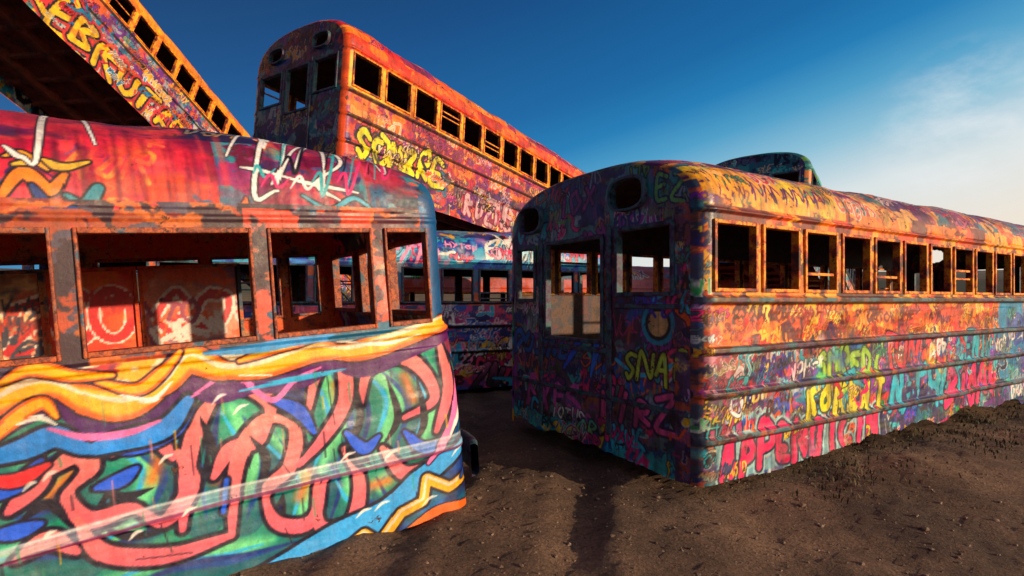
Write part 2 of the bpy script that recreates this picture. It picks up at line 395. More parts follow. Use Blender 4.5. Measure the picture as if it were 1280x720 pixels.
# ================================================================ RIGHT BUS
u=(.85,.527,0); O=(1.37,4.0,.08)
LB=9.2; wins=[(.07+.57*i,.07+.57*i+(.53 if i else .54)) for i in range(15)]
wins=[(a+.03,b-.0) for a,b in wins]
B=Bus(O,u,LB,2.68,1.43,1.96,2.05,2.58,[(1.37,.035,.035),(1.0,.03,.03),(.68,.03,.03),(.34,.03,.03),(2.03,.02,.03)],wins,res=.0085,dd=.12,rd=.45)
c=Canvas(LB,B.V,.0085,(205,95,50))
c.patches(0,LB,B.zh,B.V-B.zh,[(190,55,55),(230,130,40),(140,55,110),(215,150,80),(100,45,80),(230,165,90),(80,110,120)],.18,.55)
c.mess(0,LB,B.zh+.1,B.V/2+.4,460,(.06,.17),[(235,130,40),(195,50,60),(235,170,80),(150,60,120),(80,135,140),(110,40,60),(225,120,120),(90,50,40)])
c.fill(0,LB,1.9,2.16,(235,125,20)); c.patches(0,LB,1.9,2.2,[(205,75,20),(242,165,40),(120,50,40)],.2,.53)
c.patches(0.02,1.9,2.08,2.5,[(225,190,45),(238,160,30)],.25,.44)
for k in range(10): c.stroke([(.2+k*.14,2.15),(.25+k*.14+rng.normal()*.03,2.33),(.31+k*.14,2.2),(.37+k*.14,2.36+rng.normal()*.03)],.022,(90,25,90))
c.mess(0,2,2.1,2.5,26,(.05,.12),[(205,60,50),(240,160,40),(110,40,70),(90,140,90)])
c.fill(0,LB,1.34,1.93,(230,125,25)); c.patches(0,LB,1.34,1.95,[(245,160,35),(180,70,25),(235,175,60),(100,60,50)],.15)
c.fill(0,LB,.98,1.36,(235,120,22)); c.patches(0,LB,1.0,1.36,[(245,165,35),(215,55,30),(245,185,50),(205,75,50),(240,130,20)],.2,.52)
c.mess(0,LB,1.0,1.36,460,(.03,.1),[(150,40,30),(245,185,60),(100,40,30),(205,40,40),(250,210,100),(90,30,60),(240,95,20)],outs=(None,None,(110,40,20)))
c.fill(0,LB,.66,1.0,(170,35,55)); c.patches(0,LB,.66,1.0,[(120,45,120),(205,50,60),(205,130,150),(80,35,110)],.2,.55)
c.patches(1.6,LB,.66,1.0,[(30,150,170),(215,80,90),(35,95,165)],.25,.48)
c.mess(0,LB,.66,1.0,330,(.05,.17),[(205,185,190),(190,30,70),(60,50,150),(240,130,40),(25,155,170),(235,60,110),(60,18,70),(40,30,50)])
c.fill(0,LB,0,.67,(60,110,150)); c.patches(0,LB,0,.67,[(30,145,165),(150,120,180),(190,50,120),(35,75,160),(170,180,190),(10,115,145),(40,30,80)],.22,.52)
c.mess(0,LB,.02,.66,420,(.06,.2),ALL)
c.patches(.15,2.4,.05,.34,[(30,95,130),(120,170,180)],.2,.46,alpha=.85)
c.word('APPENDICIN',.2,.07,.28,(245,30,100),(20,40,70),wf=.26,asp=.46,sl=.12,jit=.08,halo=(170,205,205))
c.word('SHREDZ',1.45,.7,.22,(150,190,50),(30,70,50),wf=.26,asp=.5,jit=.13); c.word('KOMBAT',1.3,.38,.25,(220,205,30),(40,60,40),wf=.26,asp=.5,jit=.13)
c.word('NACHOS',2.7,.3,.32,(40,175,200),(20,40,90),wf=.26,asp=.48,jit=.13); c.word('BIGAPE',3.9,.25,.34,(240,40,115),K,wf=.28,asp=.5,jit=.12)
c.word('TUNAX',2.6,.72,.24,(225,50,70),(60,20,50),wf=.24,jit=.13); c.word('GEMINI',4.2,.7,.24,(40,165,180),(20,40,90),wf=.24,asp=.5,jit=.13)
c.mess(0,LB,.34,.98,200,(.04,.13),ALL); c.mess(0,LB,.04,.34,60,(.04,.09),ALL)
c.fill(5.4,6.2,.0,1.36,(40,130,170)); c.mess(5.4,6.2,0,1.3,40,(.1,.25),COOL+[WH])
c.drips(0,LB,.2,1.0,160,ALL)
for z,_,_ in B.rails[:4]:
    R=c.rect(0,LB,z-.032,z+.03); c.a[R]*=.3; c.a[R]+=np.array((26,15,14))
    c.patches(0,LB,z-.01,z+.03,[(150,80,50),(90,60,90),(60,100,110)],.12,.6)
c.fill(0,.045,0,2.3,(170,75,50)); c.patches(0,.045,0,2.3,[(90,50,70),(190,95,50),(60,70,90)],.08,.5); c.mess(0,.1,0,2.2,40,(.04,.09),ALL)
c.fill(0,LB,B.V-B.zh,B.V,(120,70,55)); c.patches(0,LB,B.V-B.zh,B.V,ALL[:7],.3,.56)
c.wear(.35,1.15)
E=Canvas(B.W,2.8,.0085,(45,58,74))
E.patches(0,B.W,0,2.8,[(50,120,130),(90,55,110),(28,32,55),(95,70,95),(90,120,120),(90,45,70)],.3,.55)
E.patches(0,B.W,1.95,2.8,[(50,145,140),(90,155,145),(60,60,100)],.3,.45)
E.mess(0,B.W,0,2.7,360,(.06,.18),[(50,170,170),(150,60,150),(35,50,110),(150,165,165),(220,50,110),(30,30,40),(100,150,60),(160,80,60),(20,100,180),(225,110,50)])
def EP(pts): return B.px_end(pts)
E.brush(EP([(700,395),(712,380),(735,390),(722,430),(705,460)]),.1,(40,95,220),K,.01); E.brush(EP([(735,385),(745,430),(738,470)]),.08,(40,120,225),K,.01); E.brush(EP([(690,380),(760,385)]),.06,(30,90,190),K,.01)
q=EP([(822,405)])[0]; E.stroke([q,(q[0]+.01,q[1])],.34,(30,165,190)); E.stroke([q,(q[0]+.01,q[1])],.26,K); E.stroke([q,(q[0]+.01,q[1])],.2,(235,190,120))
E.stroke(EP([(815,375),(850,360),(860,400),(850,450),(800,470),(770,450)]),.035,(60,190,220)); E.stroke(EP([(835,300),(860,330),(862,400)]),.03,(60,200,210))
for t_,px,py,h,co in(('WIRZ',748,520,.26,(240,90,150)),('BXES',660,500,.26,(210,90,170)),('SNAG',780,470,.2,(190,215,70)),('LOTUS',690,520,.12,WH),('PRO',795,395,.16,(70,60,180)),('FOX',700,270,.2,(150,60,120)),('EZO',820,250,.18,(120,190,90)),('KERN',770,580,.2,(60,200,215)),('VIS',860,590,.2,(245,70,140)),('HUG',640,520,.2,(50,180,205))):
    a=EP([(px,py)])[0]; E.word(t_,a[0],a[1],h,co,(K,(30,20,70),None)[rng.integers(3)],wf=.18,asp=.6,jit=.1)
E.patches(0,B.W,0,.22,[(30,170,190),(20,90,140),(50,180,175)],.2,.45)
E.mess(0,B.W,0,.3,40,(.08,.16),[(50,205,220),(235,60,130),(245,210,50),K])
E.patches(B.W-.25,B.W,0,2.1,[(150,75,105),(190,85,60),(80,55,95)],.12,.5)
E.mess(B.W-.25,B.W,0,2,40,(.05,.12),ALL)
E.drips(0,B.W,.2,2.2,80,ALL)
E.wear(.35,1.1)
W_=B.W
opE=[(W_-.92,W_-.27,1.4,1.98),(W_-1.96,W_-1.07,.98,1.95),(W_-2.5,W_-2.12,1.35,1.93)]
ovE=[(W_-.76,2.25,.19,.12),(W_-2.2,2.2,.19,.12)]
skn=rng.random(200)
def skirt(x): 
    x=np.asarray(x); b=np.interp(x*2.6,np.arange(200),skn)*.11+np.interp(x*9,np.arange(200)*1.0,skn[::-1])*.035
    return b*np.clip((x-.7)*.9,.2,1.5)
trims=[(W_-1.03,W_-.97,.2,2.0),(W_-2.06,W_-2.0,.2,2.0),(W_-.94,W_-.2,1.3,1.34),(W_-2.0,W_-1.03,.9,.95),(W_-2.56,W_-.12,.5,.54)]
B.build('school_bus',c,E,lambda q:1+q*.18,PAINT_R,fr_orange,in_dark,ends=(2,1),openE=opE,ovals=ovE,skirt=skirt,trims=trims,end_frame=fr_teal)
print('T right',time.time()-T0)

# ================================================================ LEFT BUS
u=np.array([.822,.569,.0717*1.0]); u/=np.linalg.norm(u); LL=7.0
C0=np.array([-.42,3.7,.04]); O=C0-u*LL
e=lambda a,b:(LL-a,LL-b)
winsL=[e(.32,.03),e(.99,.40),e(1.83,1.07),e(2.66,1.91),e(3.5,2.74),e(4.34,3.58),e(5.2,4.42)]
LX=LL+.1
A=Bus(O,u,LX,2.5,1.27,1.88,1.95,2.56,[(.44,.03,.02),(1.22,.03,.03),(1.93,.02,.010)],winsL,res=.0065,dd=.5,rd=1.7,nexp=2.9,rc=.14,bul=.13)
c=Canvas(LX,A.V,.0065,(190,35,60))
c.patches(0,LX,A.zh,A.V-A.zh,[(215,45,65),(150,25,80),(225,70,80),(110,20,60),(215,60,110)],.45,.52,.12)
c.patches(0,LX-1.3,A.zh,A.zh+.9,[(220,80,50),(60,30,80),(195,25,60)],.3,.58,.05)
c.patches(0,LL-2.2,A.zh+.05,A.zh+.6,[(235,130,40),(40,50,100)],.16,.57,.03)
c.patches(LL-1.2,LX,A.zh,A.V/2+.3,[(50,110,155),(150,50,110),(40,50,110),(205,100,80),(60,140,155)],.2,.53)
c.patches(LL-.4,LX,A.zh,A.V/2+.5,[(20,60,85),(20,90,130),(20,30,50)],.15,.48)
c.patches(0,LX,A.zh+.5,A.V/2+.5,[(70,20,60),(40,30,70)],.25,.5,.1)
c.mess(0,LL-.3,A.zh+.05,A.zh+.95,120,(.05,.14),[(150,20,70),(235,110,60),(60,30,90),(225,60,110),(200,30,60),(60,110,150),(240,150,70)],outs=(None,None,K))
c.patches(0,LX,A.zh+.05,A.zh+.9,[(200,40,65),(160,25,75)],.3,.53,.15,alpha=.8)
for k in range(130):
    x=rng.uniform(LL-2.8,LL-.3); y=rng.uniform(A.zh+.1,A.zh+.6); c.stroke([(x,y),(x+.01,y-rng.uniform(.1,.5))],rng.uniform(.006,.03),((100,15,50),(70,15,35),(235,80,70))[rng.integers(3)],alpha=.45,soft=.02)
RP=A.px_roof
def rs(pts,w,col,out=None,**k): c.brush(RP(pts),w,col,out,**k)
WT=(240,235,235)
for pts,w,cl in(([(0,250),(30,215),(60,240),(85,215)],.06,(240,130,40)),([(20,203),(50,198),(80,208),(110,200)],.04,(225,180,60)),([(85,245),(100,255),(118,235),(112,262)],.045,(40,130,150)),([(0,192),(30,190),(55,212)],.03,(230,160,50)),([(380,245),(410,262),(440,250),(470,262)],.03,(50,160,190)),([(40,230),(60,262),(90,262)],.05,(40,60,120)),([(150,262),(200,268),(240,262)],.03,(235,120,60))):
    rs(pts,w,cl,K,ow=.01)
WS=[[(283,192),(320,183),(347,203),(318,226),(352,240)],[(330,178),(374,180),(352,213),(338,232)],[(345,232),(362,195),(392,190),(400,240)],[(365,218),(400,212),(430,195)],[(400,185),(425,205),(395,232),(425,250)],[(430,195),(455,200),(480,216),(450,225)],[(300,207),(330,215),(380,228),(445,242)],[(0,172),(40,160),(85,168),(120,176)],[(0,178),(24,196),(46,180),(70,172)]]
for p in WS: rs(p,.042,K,lo=.5,ph=2)
for p in WS: rs(p,.026,WT,lo=.5,ph=2)
for k in range(14):
    x=rng.uniform(310,480); y=rng.uniform(190,240)
    rs([(x,y),(x+12,y-12),(x+22,y+4),(x+34,y-8)],.02,(WT,K,(60,170,180),(220,60,120))[rng.integers(4)])
c.fill(0,LX,1.24,1.97,(160,72,40)); c.patches(0,LX,1.2,2.02,[(120,50,50),(195,105,50),(80,70,90),(175,75,45),(60,40,50)],.12,.53)
c.patches(LL-1.1,LX,1.2,1.99,[(30,85,120),(90,45,60),(205,80,60)],.14,.53)
c.patches(LL-.06,LX,.9,2.15,[(20,120,175),(20,80,130)],.14,.3)
c.drips(0,LL,1.7,2.0,60,[(60,25,30),(190,40,50)])
MP=A.px_side
def ms(pts,w,col,**k): c.stroke(MP(pts),w*.0046,col,**k)
def mb(pts,w,col,out=None,ow=4,**k): c.brush(MP(pts),w*.0046,col,out,ow*.0046,**k)
c.fill(0,LX,0,1.24,(16,62,140)); c.patches(0,LX,0,1.24,[(15,25,85),(20,110,195),(10,90,115)],.35,.54,.1)
cream=(240,220,195)
c.fill(0,LX,1.08,1.24,(225,150,110)); c.patches(0,LX,1.05,1.24,[(235,170,50),(195,50,60),(235,215,180),(130,50,80)],.15,.52)
GR=(35,160,115); GL=(120,215,150); GD=(5,85,105); PK=(238,138,128); NV=(14,10,38); YE=(248,180,30); OR=(232,105,30); CY=(50,175,225)
greens=[[(-10,640),(40,640),(80,600),(110,565)],[(10,700),(70,690),(140,680),(200,650)],[(150,730),(220,705),(290,695),(350,680)],[(250,500),(243,560),(255,645)],[(300,515),(325,570),(305,645)],[(345,545),(395,600),(385,660)],[(408,460),(432,520),(410,595)],[(465,455),(500,500),(480,570)],[(520,440),(545,500),(530,560)],[(165,560),(200,590),(180,645)],[(440,600),(460,625),(505,590)],[(20,580),(60,570),(90,545)]]
for g in greens: mb(g,90,NV,lo=.6)
for g in greens: mb(g,79,GR,lo=.6,col2=GD)
for g in greens:
    mb([(x-10,y-6) for x,y in g],28,GL,soft=.05,alpha=.9,lo=.3); mb([(x+17,y+6) for x,y in g],16,GD,soft=.03,alpha=.9)
    mb([(x+4,y+4) for x,y in g],9,(20,70,140),soft=.012,lo=.1); mb([(x-22,y) for x,y in g],6,CY,soft=.01); mb([(x+26,y-4) for x,y in g],6,(20,50,120),soft=.01)
for pt in([(60,620),(90,590)],[(270,600),(285,560)],[(420,480),(425,510)],[(500,470),(510,500)],[(375,620),(385,590)],[(190,600),(200,570)],[(452,610),(480,600)]): ms(pt,13,OR,soft=.05,alpha=.75)
pinks=[[(60,590),(96,568),(112,585),(84,620),(112,650),(165,636),(205,652),(240,605),(222,565)],[(228,662),(238,560),(262,505),(300,482),(338,505),(326,548),(288,562),(268,596)],[(290,668),(298,575),(330,525),(368,535),(362,582),(332,612),(345,652),(388,652),(404,600)],[(386,510),(398,462),(424,450),(430,500),(402,548),(374,580)],[(394,600),(400,658),(438,650),(446,600),(428,560)],[(448,505),(458,462),(494,446),(524,466),(534,500),(500,522)],[(543,430),(552,485),(536,540)],[(96,650),(130,692),(210,694),(290,668)],[(474,560),(500,592),(540,575)],[(140,566),(185,540),(216,572)],[(10,640),(40,610),(60,590)],[(20,700),(60,676),(96,690)]]
for p in pinks: mb(p,19,NV,ow=4.5,out=NV,lo=.4,ph=3 if len(p)>6 else 1)
for p in pinks: mb(p,18,PK,lo=.4,ph=3 if len(p)>6 else 1,col2=(225,95,120),hl=(255,220,205))
for p in([(250,520),(264,560),(250,610)],[(312,545),(332,575),(318,620)],[(408,470),(417,530)],[(478,470),(492,520),(476,555)],[(20,655),(60,630),(90,660)],[(120,600),(150,622),(192,610)],[(350,575),(374,605)],[(514,470),(522,525),(510,555)],[(30,695),(100,672)],[(440,470),(448,520),(434,562),(452,592)],[(170,700),(240,690)],[(60,560),(40,600),(10,620)],[(200,655),(215,690)],[(356,660),(372,690)],[(460,560),(466,590)],[(130,660),(160,670),(200,668)],[(275,620),(282,660)],[(415,560),(420,590)]): mb(p,11,NV,lo=.1)
for p in([(-10,625),(30,600),(50,575)],[(110,545),(160,560),(215,540),(240,510)],[(280,640),(284,600)],[(340,500),(372,512),(392,540)],[(430,540),(452,560),(470,545)],[(500,540),(520,560),(550,550)],[(120,610),(150,600),(170,585)],[(-10,670),(20,665),(50,655)]): mb(p,15,(30,95,225),NV,3,hl=(150,200,250))
ww=[(-20,540),(20,505),(60,495),(110,515),(160,523),(205,505),(238,468),(275,480),(325,475),(375,462),(405,446),(450,452),(500,430),(552,415)]
mb(ww,46,(108,18,94),lo=.6,ph=5,col2=(60,15,100))
w2=[(-20,575),(30,560),(70,545),(110,560),(150,550),(205,535),(235,500)]
mb(w2,22,(40,140,230),NV,4,hl=(190,230,250),ph=2,lo=.5)
mb([(-20,600),(20,600),(60,580)],14,(235,50,60),NV,2); mb([(60,535),(110,545),(160,540),(200,525)],8,(240,120,190))
mb([(240,495),(290,470),(340,500),(370,475),(400,460)],7,(240,120,190)); mb([(300,488),(350,478),(390,470),(430,462)],6,CY)
yw=[(-20,515),(20,490),(60,482),(110,500),(160,506),(205,482),(236,450),(280,464),(330,458),(390,440),(440,440),(490,424),(556,402)]
mb(yw,32,OR,NV,2,lo=.6,ph=5); mb([(x,y-1) for x,y in yw],22,YE,soft=.02,lo=.5,ph=5); mb([(x,y-6) for x,y in yw],7,cream,ph=4)
for p in([(120,478),(170,488),(200,468),(225,440)],[(-20,560),(10,530),(50,505),(70,520)],[(0,480),(40,462),(90,470),(140,470)],[(300,452),(340,436),(390,425)]): mb(p,15,OR,NV,2); mb(p,9,YE)
mb([(255,442),(320,436),(380,425),(470,418)],12,(60,145,205)); mb([(410,425),(470,412),(545,395)],16,(15,90,120))
for p in([(20,530),(50,522),(70,530)],[(150,495),(190,500),(215,478)],[(300,470),(340,470)],[(430,428),(480,430),(520,418)]): mb(p,5,(255,250,240))
mb([(300,735),(370,700),(420,672),(480,640),(520,598),(566,560)],38,(60,165,235),NV,5,lo=.5,hl=(200,235,250))
ms([(420,730),(500,690),(600,635)],50,(20,40,110)); ms([(440,715),(500,670),(580,635)],20,(25,100,205),soft=.04)
bo=[(360,722),(395,700),(430,688),(452,668),(470,680),(495,642),(520,628),(524,600),(550,612),(590,585)]
ms(bo,22,NV,sm=1); ms(bo,14,YE,sm=1); ms([(x,y-3) for x,y in bo],4,cream,sm=1); mb([(500,665),(540,640),(590,632)],14,OR,NV,2); mb([(526,580),(548,545),(558,520),(566,470)],14,(240,120,180),NV,2); mb([(552,545),(572,500),(570,450)],10,WH)
mb([(565,600),(585,560),(578,500)],12,(30,90,190),NV,2); mb([(575,630),(590,600)],8,(235,60,60))
ms([(-20,705),(200,640),(400,590),(580,548)],17,(215,222,228),soft=.02,alpha=.5)
ms([(-20,713),(200,649),(400,598),(580,556)],4,(120,40,90),alpha=.8); ms([(-20,697),(200,632),(400,583),(580,541)],3,(240,240,240),alpha=.6)
for k in range(14):
    x=rng.uniform(0,560); y=rng.uniform(500,690); mb([(x,y),(x+8,y-9),(x+17,y-12)],4,WH,alpha=.9)
c.drips(LL-2.6,LL,.3,1.1,40,[NV,PK,YE,GR])
c.fill(0,LX,A.V-A.zh,A.V,(200,70,30)); c.patches(0,LX,A.V-A.zh,A.V,ALL[:6],.3,.58)
c.wear(.12,1.12)
EE=Canvas(A.W,2.8,.015,(40,90,120)); EE.patches(0,A.W,0,2.8,COOL,.3); EE.mess(0,A.W,0,2.7,120,(.1,.25),ALL)
def bcanv(w,h,base,pal):
    k=Canvas(w,h,.008,base); k.patches(0,w,0,h,pal,.18,.54,.08); return k
boards=[]
zb0,zb1=1.0,1.78
def fp(px): return A.px_side([(px,400)],A.W-.07)[0][0]
for px0,px1,base,pal,sc in((-90,-12,(200,150,100),[(220,120,60)],0),(0,52,(215,170,115),[(235,190,130),(210,100,70),(180,130,100)],1),(62,170,(245,85,15),[(250,115,30),(235,55,15)],2),(182,300,(225,120,90),[(240,150,120),(150,110,150),(240,100,50)],3)):
    a,b=fp(px0),fp(px1); k=bcanv(b-a,zb1-zb0,base,pal); w_=b-a
    if sc==1: k.word('ZK',.03,.2,.36,(200,30,40),(240,220,200),wf=.16,jit=.1); k.mess(0,w_,0,.7,12,(.1,.2),[(210,60,40),(240,200,150),(60,60,80)],outs=(None,))
    if sc==2:
        for ccx in(.28,.72):
            pp=[(w_*ccx+.13*math.cos(t),.42+.2*math.sin(t)) for t in np.linspace(0,6.4,12)]; k.stroke(pp,.1,(245,225,210)); k.stroke(pp,.07,(215,20,30))
        k.mess(0,w_,0,.7,6,(.08,.15),[(210,30,30),(250,180,60)],outs=(None,))
    if sc==3:
        k.word('GOR',.05,.22,.34,(220,40,50),(245,230,220),wf=.16,jit=.12); k.mess(0,w_,0,.7,14,(.08,.2),[(160,60,90),(240,220,210),(235,90,40)],outs=(None,))
    boards.append((a,b,zb0,zb1,k))
opL=[(.2,.85,1.3,1.85),(.97,1.5,1.27,1.85),(1.62,2.3,1.3,1.85)]
A.build('school_bus',c,EE,lambda q:1 if q>LL-2.7 else 3.5,PAINT,fr_rust,in_orange,openE=opL,boards=boards,sash=.0,bumper=(0,1),bump_mat=fr_teal,jw=.016)
print('T left',time.time()-T0)

# ================================================================ generic painter
def generic(b,roof,head,post,up,low,letters,dens=1.0,res=.015,hs=(.12,.3),endp=COOL):
    c=Canvas(b.L,b.V,res,roof[0]); L=b.L
    c.patches(0,L,b.zh,b.V-b.zh,roof,.3,.54)
    c.mess(0,L,b.zh,b.V/2+.3,int(60*dens),hs,letters)
    c.fill(0,L,b.zt,b.zh+.22,head[0]); c.patches(0,L,b.zt,b.zh+.22,head,.2,.52)
    c.fill(0,L,b.zs-.03,b.zt,post[0]); c.patches(0,L,b.zs-.03,b.zt,post,.15,.54)
    c.fill(0,L,.75,b.zs-.03,up[0]); c.patches(0,L,.75,b.zs-.03,up,.18,.52); c.mess(0,L,.75,b.zs-.05,int(200*dens),(.05,.16),up+letters[:3])
    c.fill(0,L,0,.75,low[0]); c.patches(0,L,0,.75,low,.25,.53); c.mess(0,L,0,.8,int(160*dens),hs,letters)
    for z,hh,_ in b.rails[:3]:
        R=c.rect(0,L,z-hh*.9,z+hh*.9); c.a[R]*=.35; c.a[R]+=15
    c.fill(0,L,b.V-b.zh,b.V,low[0]); c.patches(0,L,b.V-b.zh,b.V,low+letters[:4],.3,.56); c.mess(0,L,b.V-b.zs,b.V,int(50*dens),hs,letters)
    E=Canvas(b.W,2.8,res,endp[0]); E.patches(0,b.W,0,2.8,endp,.3,.54); E.mess(0,b.W,0,2.7,int(170*dens),(.08,.22),letters+endp)
    return c,E
RL=[(1.37,.03,.03),(1.0,.028,.03),(.6,.028,.03),(2.0,.02,.03)]
W2=2.3; L2=9.3
D=Bus((-2.46,8.0,3.17),(.643,1,-.096),L2,W2,1.43,1.96,2.03,2.64,RL,[(.1+.66*i,.1+.66*i+.58) for i in range(13)],res=.014,dd=.12,rd=.4)
red=[(225,90,30),(200,45,45),(240,145,50),(150,45,80),(240,120,30)]
c,E=generic(D,[(205,90,30)]+red,[(235,85,25),(245,120,20),(205,55,25)],[(248,165,20),(225,110,15),(245,185,50)],[(215,85,45),(235,155,80),(185,40,50),(240,120,40),(150,45,100)],[(150,55,80),(220,110,50),(80,45,120),(200,65,60)],[(205,45,60),(240,160,50),(120,38,110),(235,195,140),(40,120,150),K,(225,80,120),(60,25,40)],1.5,.014,(.08,.2))
c.fill(0,.06,0,2.2,(225,85,25))
c.word('SOMBRE',.25,.45,.38,(225,210,30),K,wf=.24,asp=.55,jit=.1); c.word('RUZNEK',2.9,.15,.4,(205,160,165),(130,30,70),wf=.22,asp=.55,jit=.1); c.word('AKTION',5.6,.2,.4,(230,160,50),K,wf=.2)
c.mess(0,9,.2,.9,90,(.06,.13),[(225,60,60),(250,180,50),(90,40,110),WH,K])
for k in range(60): c.word(''.join(rng.choice(LET,3)),rng.uniform(0,9),rng.uniform(.5,1.2),.08,(90,30,50),wf=.1)
c.wear(.32,1.1); E.a*=.75
def std(W,z=1.4): return [(.2,W*.34,1.4,1.95),(W*.38,W*.63,1.2,1.95),(W*.67,W-.2,1.4,1.95)]
D.build('school_bus',c,E,lambda q:1,PAINT_R,fr_orange,in_dark,ends=(2,1),openE=std(W2),ovals=[(W2-.6,2.22,.17,.1),(.6,2.22,.17,.1)],sash=.35,trims=[(W2*.35,W2*.37,.2,2.0),(W2*.64,W2*.66,.2,2.0)],end_frame=fr_teal)
uu=np.array((.147,1,-.454)); uu/=np.linalg.norm(uu); yy=np.cross([0,0,1],uu); yy/=np.linalg.norm(yy); zz=np.cross(uu,yy)
P=np.array((-7.97,12,7.9)); Oo=P-uu*4.6-zz*2.25
S=Bus(Oo,uu,17.3,2.6,1.43,1.96,2.03,2.55,RL,[(.1+.66*i,.1+.66*i+.58) for i in range(25)],res=.018)
c,E=generic(S,[(210,95,30)]+red,[(240,130,20),(245,160,30)],[(250,170,20),(240,125,15)],[(205,80,70),(30,120,150),(150,150,160),(215,95,40),(110,45,130)],[(45,70,150),(205,80,50),(70,150,160),(170,45,100),(225,170,40)],[(245,180,30),(40,140,170),(220,50,60),(190,190,185),K,(120,45,140)],1.8,.018,(.2,.4))
for k in range(3): c.word(('NOSKE','BRUTAL','DECAY')[k],1.2+k*2.6,.1,.6,(250,185,20),K,wf=.2,asp=.6,jit=.12,halo=(190,50,40))
c.mess(1,9,.1,1.3,110,(.08,.18),[K,(30,120,160),(215,50,60),(240,170,40),(200,90,30)])
c.wear(.3,1.1)
S.build('school_bus',c,E,lambda q:1,PAINT,fr_orange,in_dark,openE=std(2.6),sash=.3)
ub=np.array((.9,.436,0)); Ob=np.array((-.69,8.8,.05))-ub/np.linalg.norm(ub)*5.5
Q=Bus(Ob,ub,8.6,2.5,1.35,1.9,2.0,2.6,RL,[(.1+.62*i,.1+.62*i+.54) for i in range(13)],res=.014)
BL=[(30,80,175),(40,125,200),(25,45,125),(50,155,190)]
c,E=generic(Q,BL,BL,[(50,110,150),(215,105,60),(130,60,90)],[(35,85,170),(180,55,125),(220,75,110),(40,50,110)],[(120,60,130),(215,75,125),(40,95,170),(220,125,90)],[(240,125,170),WH,(50,175,210),(220,50,100),K,(245,185,70)],1.3)
c.mess(0,8.6,1.95,2.4,90,(.12,.22),[(240,150,190),WH,(110,200,235),(220,50,100)],outs=(K,None))
c.wear(.2,1.1)
Q.build('school_bus',c,E,lambda q:1,PAINT,fr_teal,in_dark,openE=std(2.5))
R_=Bus((-3.2,13.2,-.25),(1,.12,0),9.5,2.5,1.35,1.9,2.0,2.6,RL,[(.1+.64*i,.1+.64*i+.56) for i in range(14)],res=.02)
c,E=generic(R_,[(190,110,90),(90,120,140)],[(215,120,120),(225,90,60)],[(220,120,50),(120,90,110)],[(215,110,130),(70,150,165),(225,150,110)],COOL,ALL,.8,.02)
R_.build('school_bus',c,E,lambda q:1,PAINT,fr_orange,in_dark,openE=std(2.5))
ux=np.array((.6,.8,-.22)); ux/=np.linalg.norm(ux)
N=Bus((5.0+.97,12-.69,2.27),ux,9.5,2.3,1.43,1.96,2.0,2.58,RL,[(.1+.64*i,.1+.64*i+.56) for i in range(14)],res=.018,dd=.25,rd=.9)
TE=[(30,120,125),(25,90,105),(50,155,145),(90,140,60)]
c,E=generic(N,TE,TE,[(50,110,110),(215,120,60)],[(50,130,140),(225,130,80)],COOL,[(50,180,170),(160,50,120),K,(200,190,150),(40,70,130)],1.2,.018,endp=[(30,100,115),(50,140,140),(80,60,110)])
N.build('school_bus',c,E,lambda q:1,PAINT,fr_teal,in_dark,openE=std(2.3))
print('T buses',time.time()-T0)

# ================================================================ GROUND
bx=[-1500,-600,-200,-80,-30,-12,-8,-4,0,4,8,12,30,80,200,600,1500]; by=[-1500,-600,-200,-80,-30,-10,-4,0,2,4,8,12,16,30,80,200,600,1500]
gx=grid(bx,lambda q:.06 if abs(q)<8 else(.6 if abs(q)<30 else abs(q)*.15)); gy=grid(by,lambda q:.06 if 0<q<12 else(.6 if abs(q)<30 else abs(q)*.15))
X,Y=np.meshgrid(gx,gy)
def hf(X,Y):
    z=.025*np.sin(X*1.3+.5*Y)+.018*np.sin(Y*2.1-X*.7)+.014*np.sin(X*3.7+1)*np.sin(Y*3.1)+.01*np.sin(X*7.3+Y*5.1)*np.sin(Y*6.7-X*2)
    # wheel ruts between the buses
    for k in(-.1,1.0):
        d=(X-.3+k)-(Y-2)*.05+.15*np.sin(Y*.8); z=z-.035*np.exp(-(d/.13)**2)+.015*np.exp(-((np.abs(d)-.25)/.08)**2)
    return z*np.clip((40-np.hypot(X,Y))/20,0,1)
Z=hf(X,Y)+rng.normal(size=X.shape)*.005*(np.hypot(X,Y)<14)-.01
I=np.arange(X.size).reshape(X.shape); q=np.stack([I[:-1,:-1],I[:-1,1:],I[1:,1:],I[1:,:-1]],-1).reshape(-1,4)
m,nt,b=newmat('dirt'); tc=nd(nt,'ShaderNodeTexCoord').outputs['Object']
c1=ramp(nt,noise(nt,tc,.9,10,.68),[(.32,L1((72,54,44))),(.5,L1((112,86,68))),(.68,L1((150,118,94)))])
c2=ramp(nt,noise(nt,tc,38,8,.75),[(.35,(.45,.43,.42,1)),(.5,(.9,.9,.9,1)),(.68,(1.3,1.27,1.22,1))]); cc=mix(nt,1.0,c1,c2,'MULTIPLY')
vo=nd(nt,'ShaderNodeTexVoronoi'); vo.inputs['Scale'].default_value=42; nt.links.new(tc,vo.inputs['Vector'])
pv=ramp(nt,vo.outputs['Distance'],[(.1,(1.15,1.12,1.1,1)),(.5,(.75,.75,.75,1))]); cc=mix(nt,.6,cc,pv,'MULTIPLY')
nt.links.new(cc,b.inputs['Base Color']); b.inputs['Roughness'].default_value=.95
bp=nd(nt,'ShaderNodeBump'); bp.inputs['Strength'].default_value=.8; bp.inputs['Distance'].default_value=.018
nt.links.new(mix(nt,.5,c2,pv),bp.inputs['Height']); nt.links.new(bp.outputs['Normal'],b.inputs['Normal'])
mesh_np('ground',np.stack([X,Y,Z],-1).reshape(-1,3),q,m)
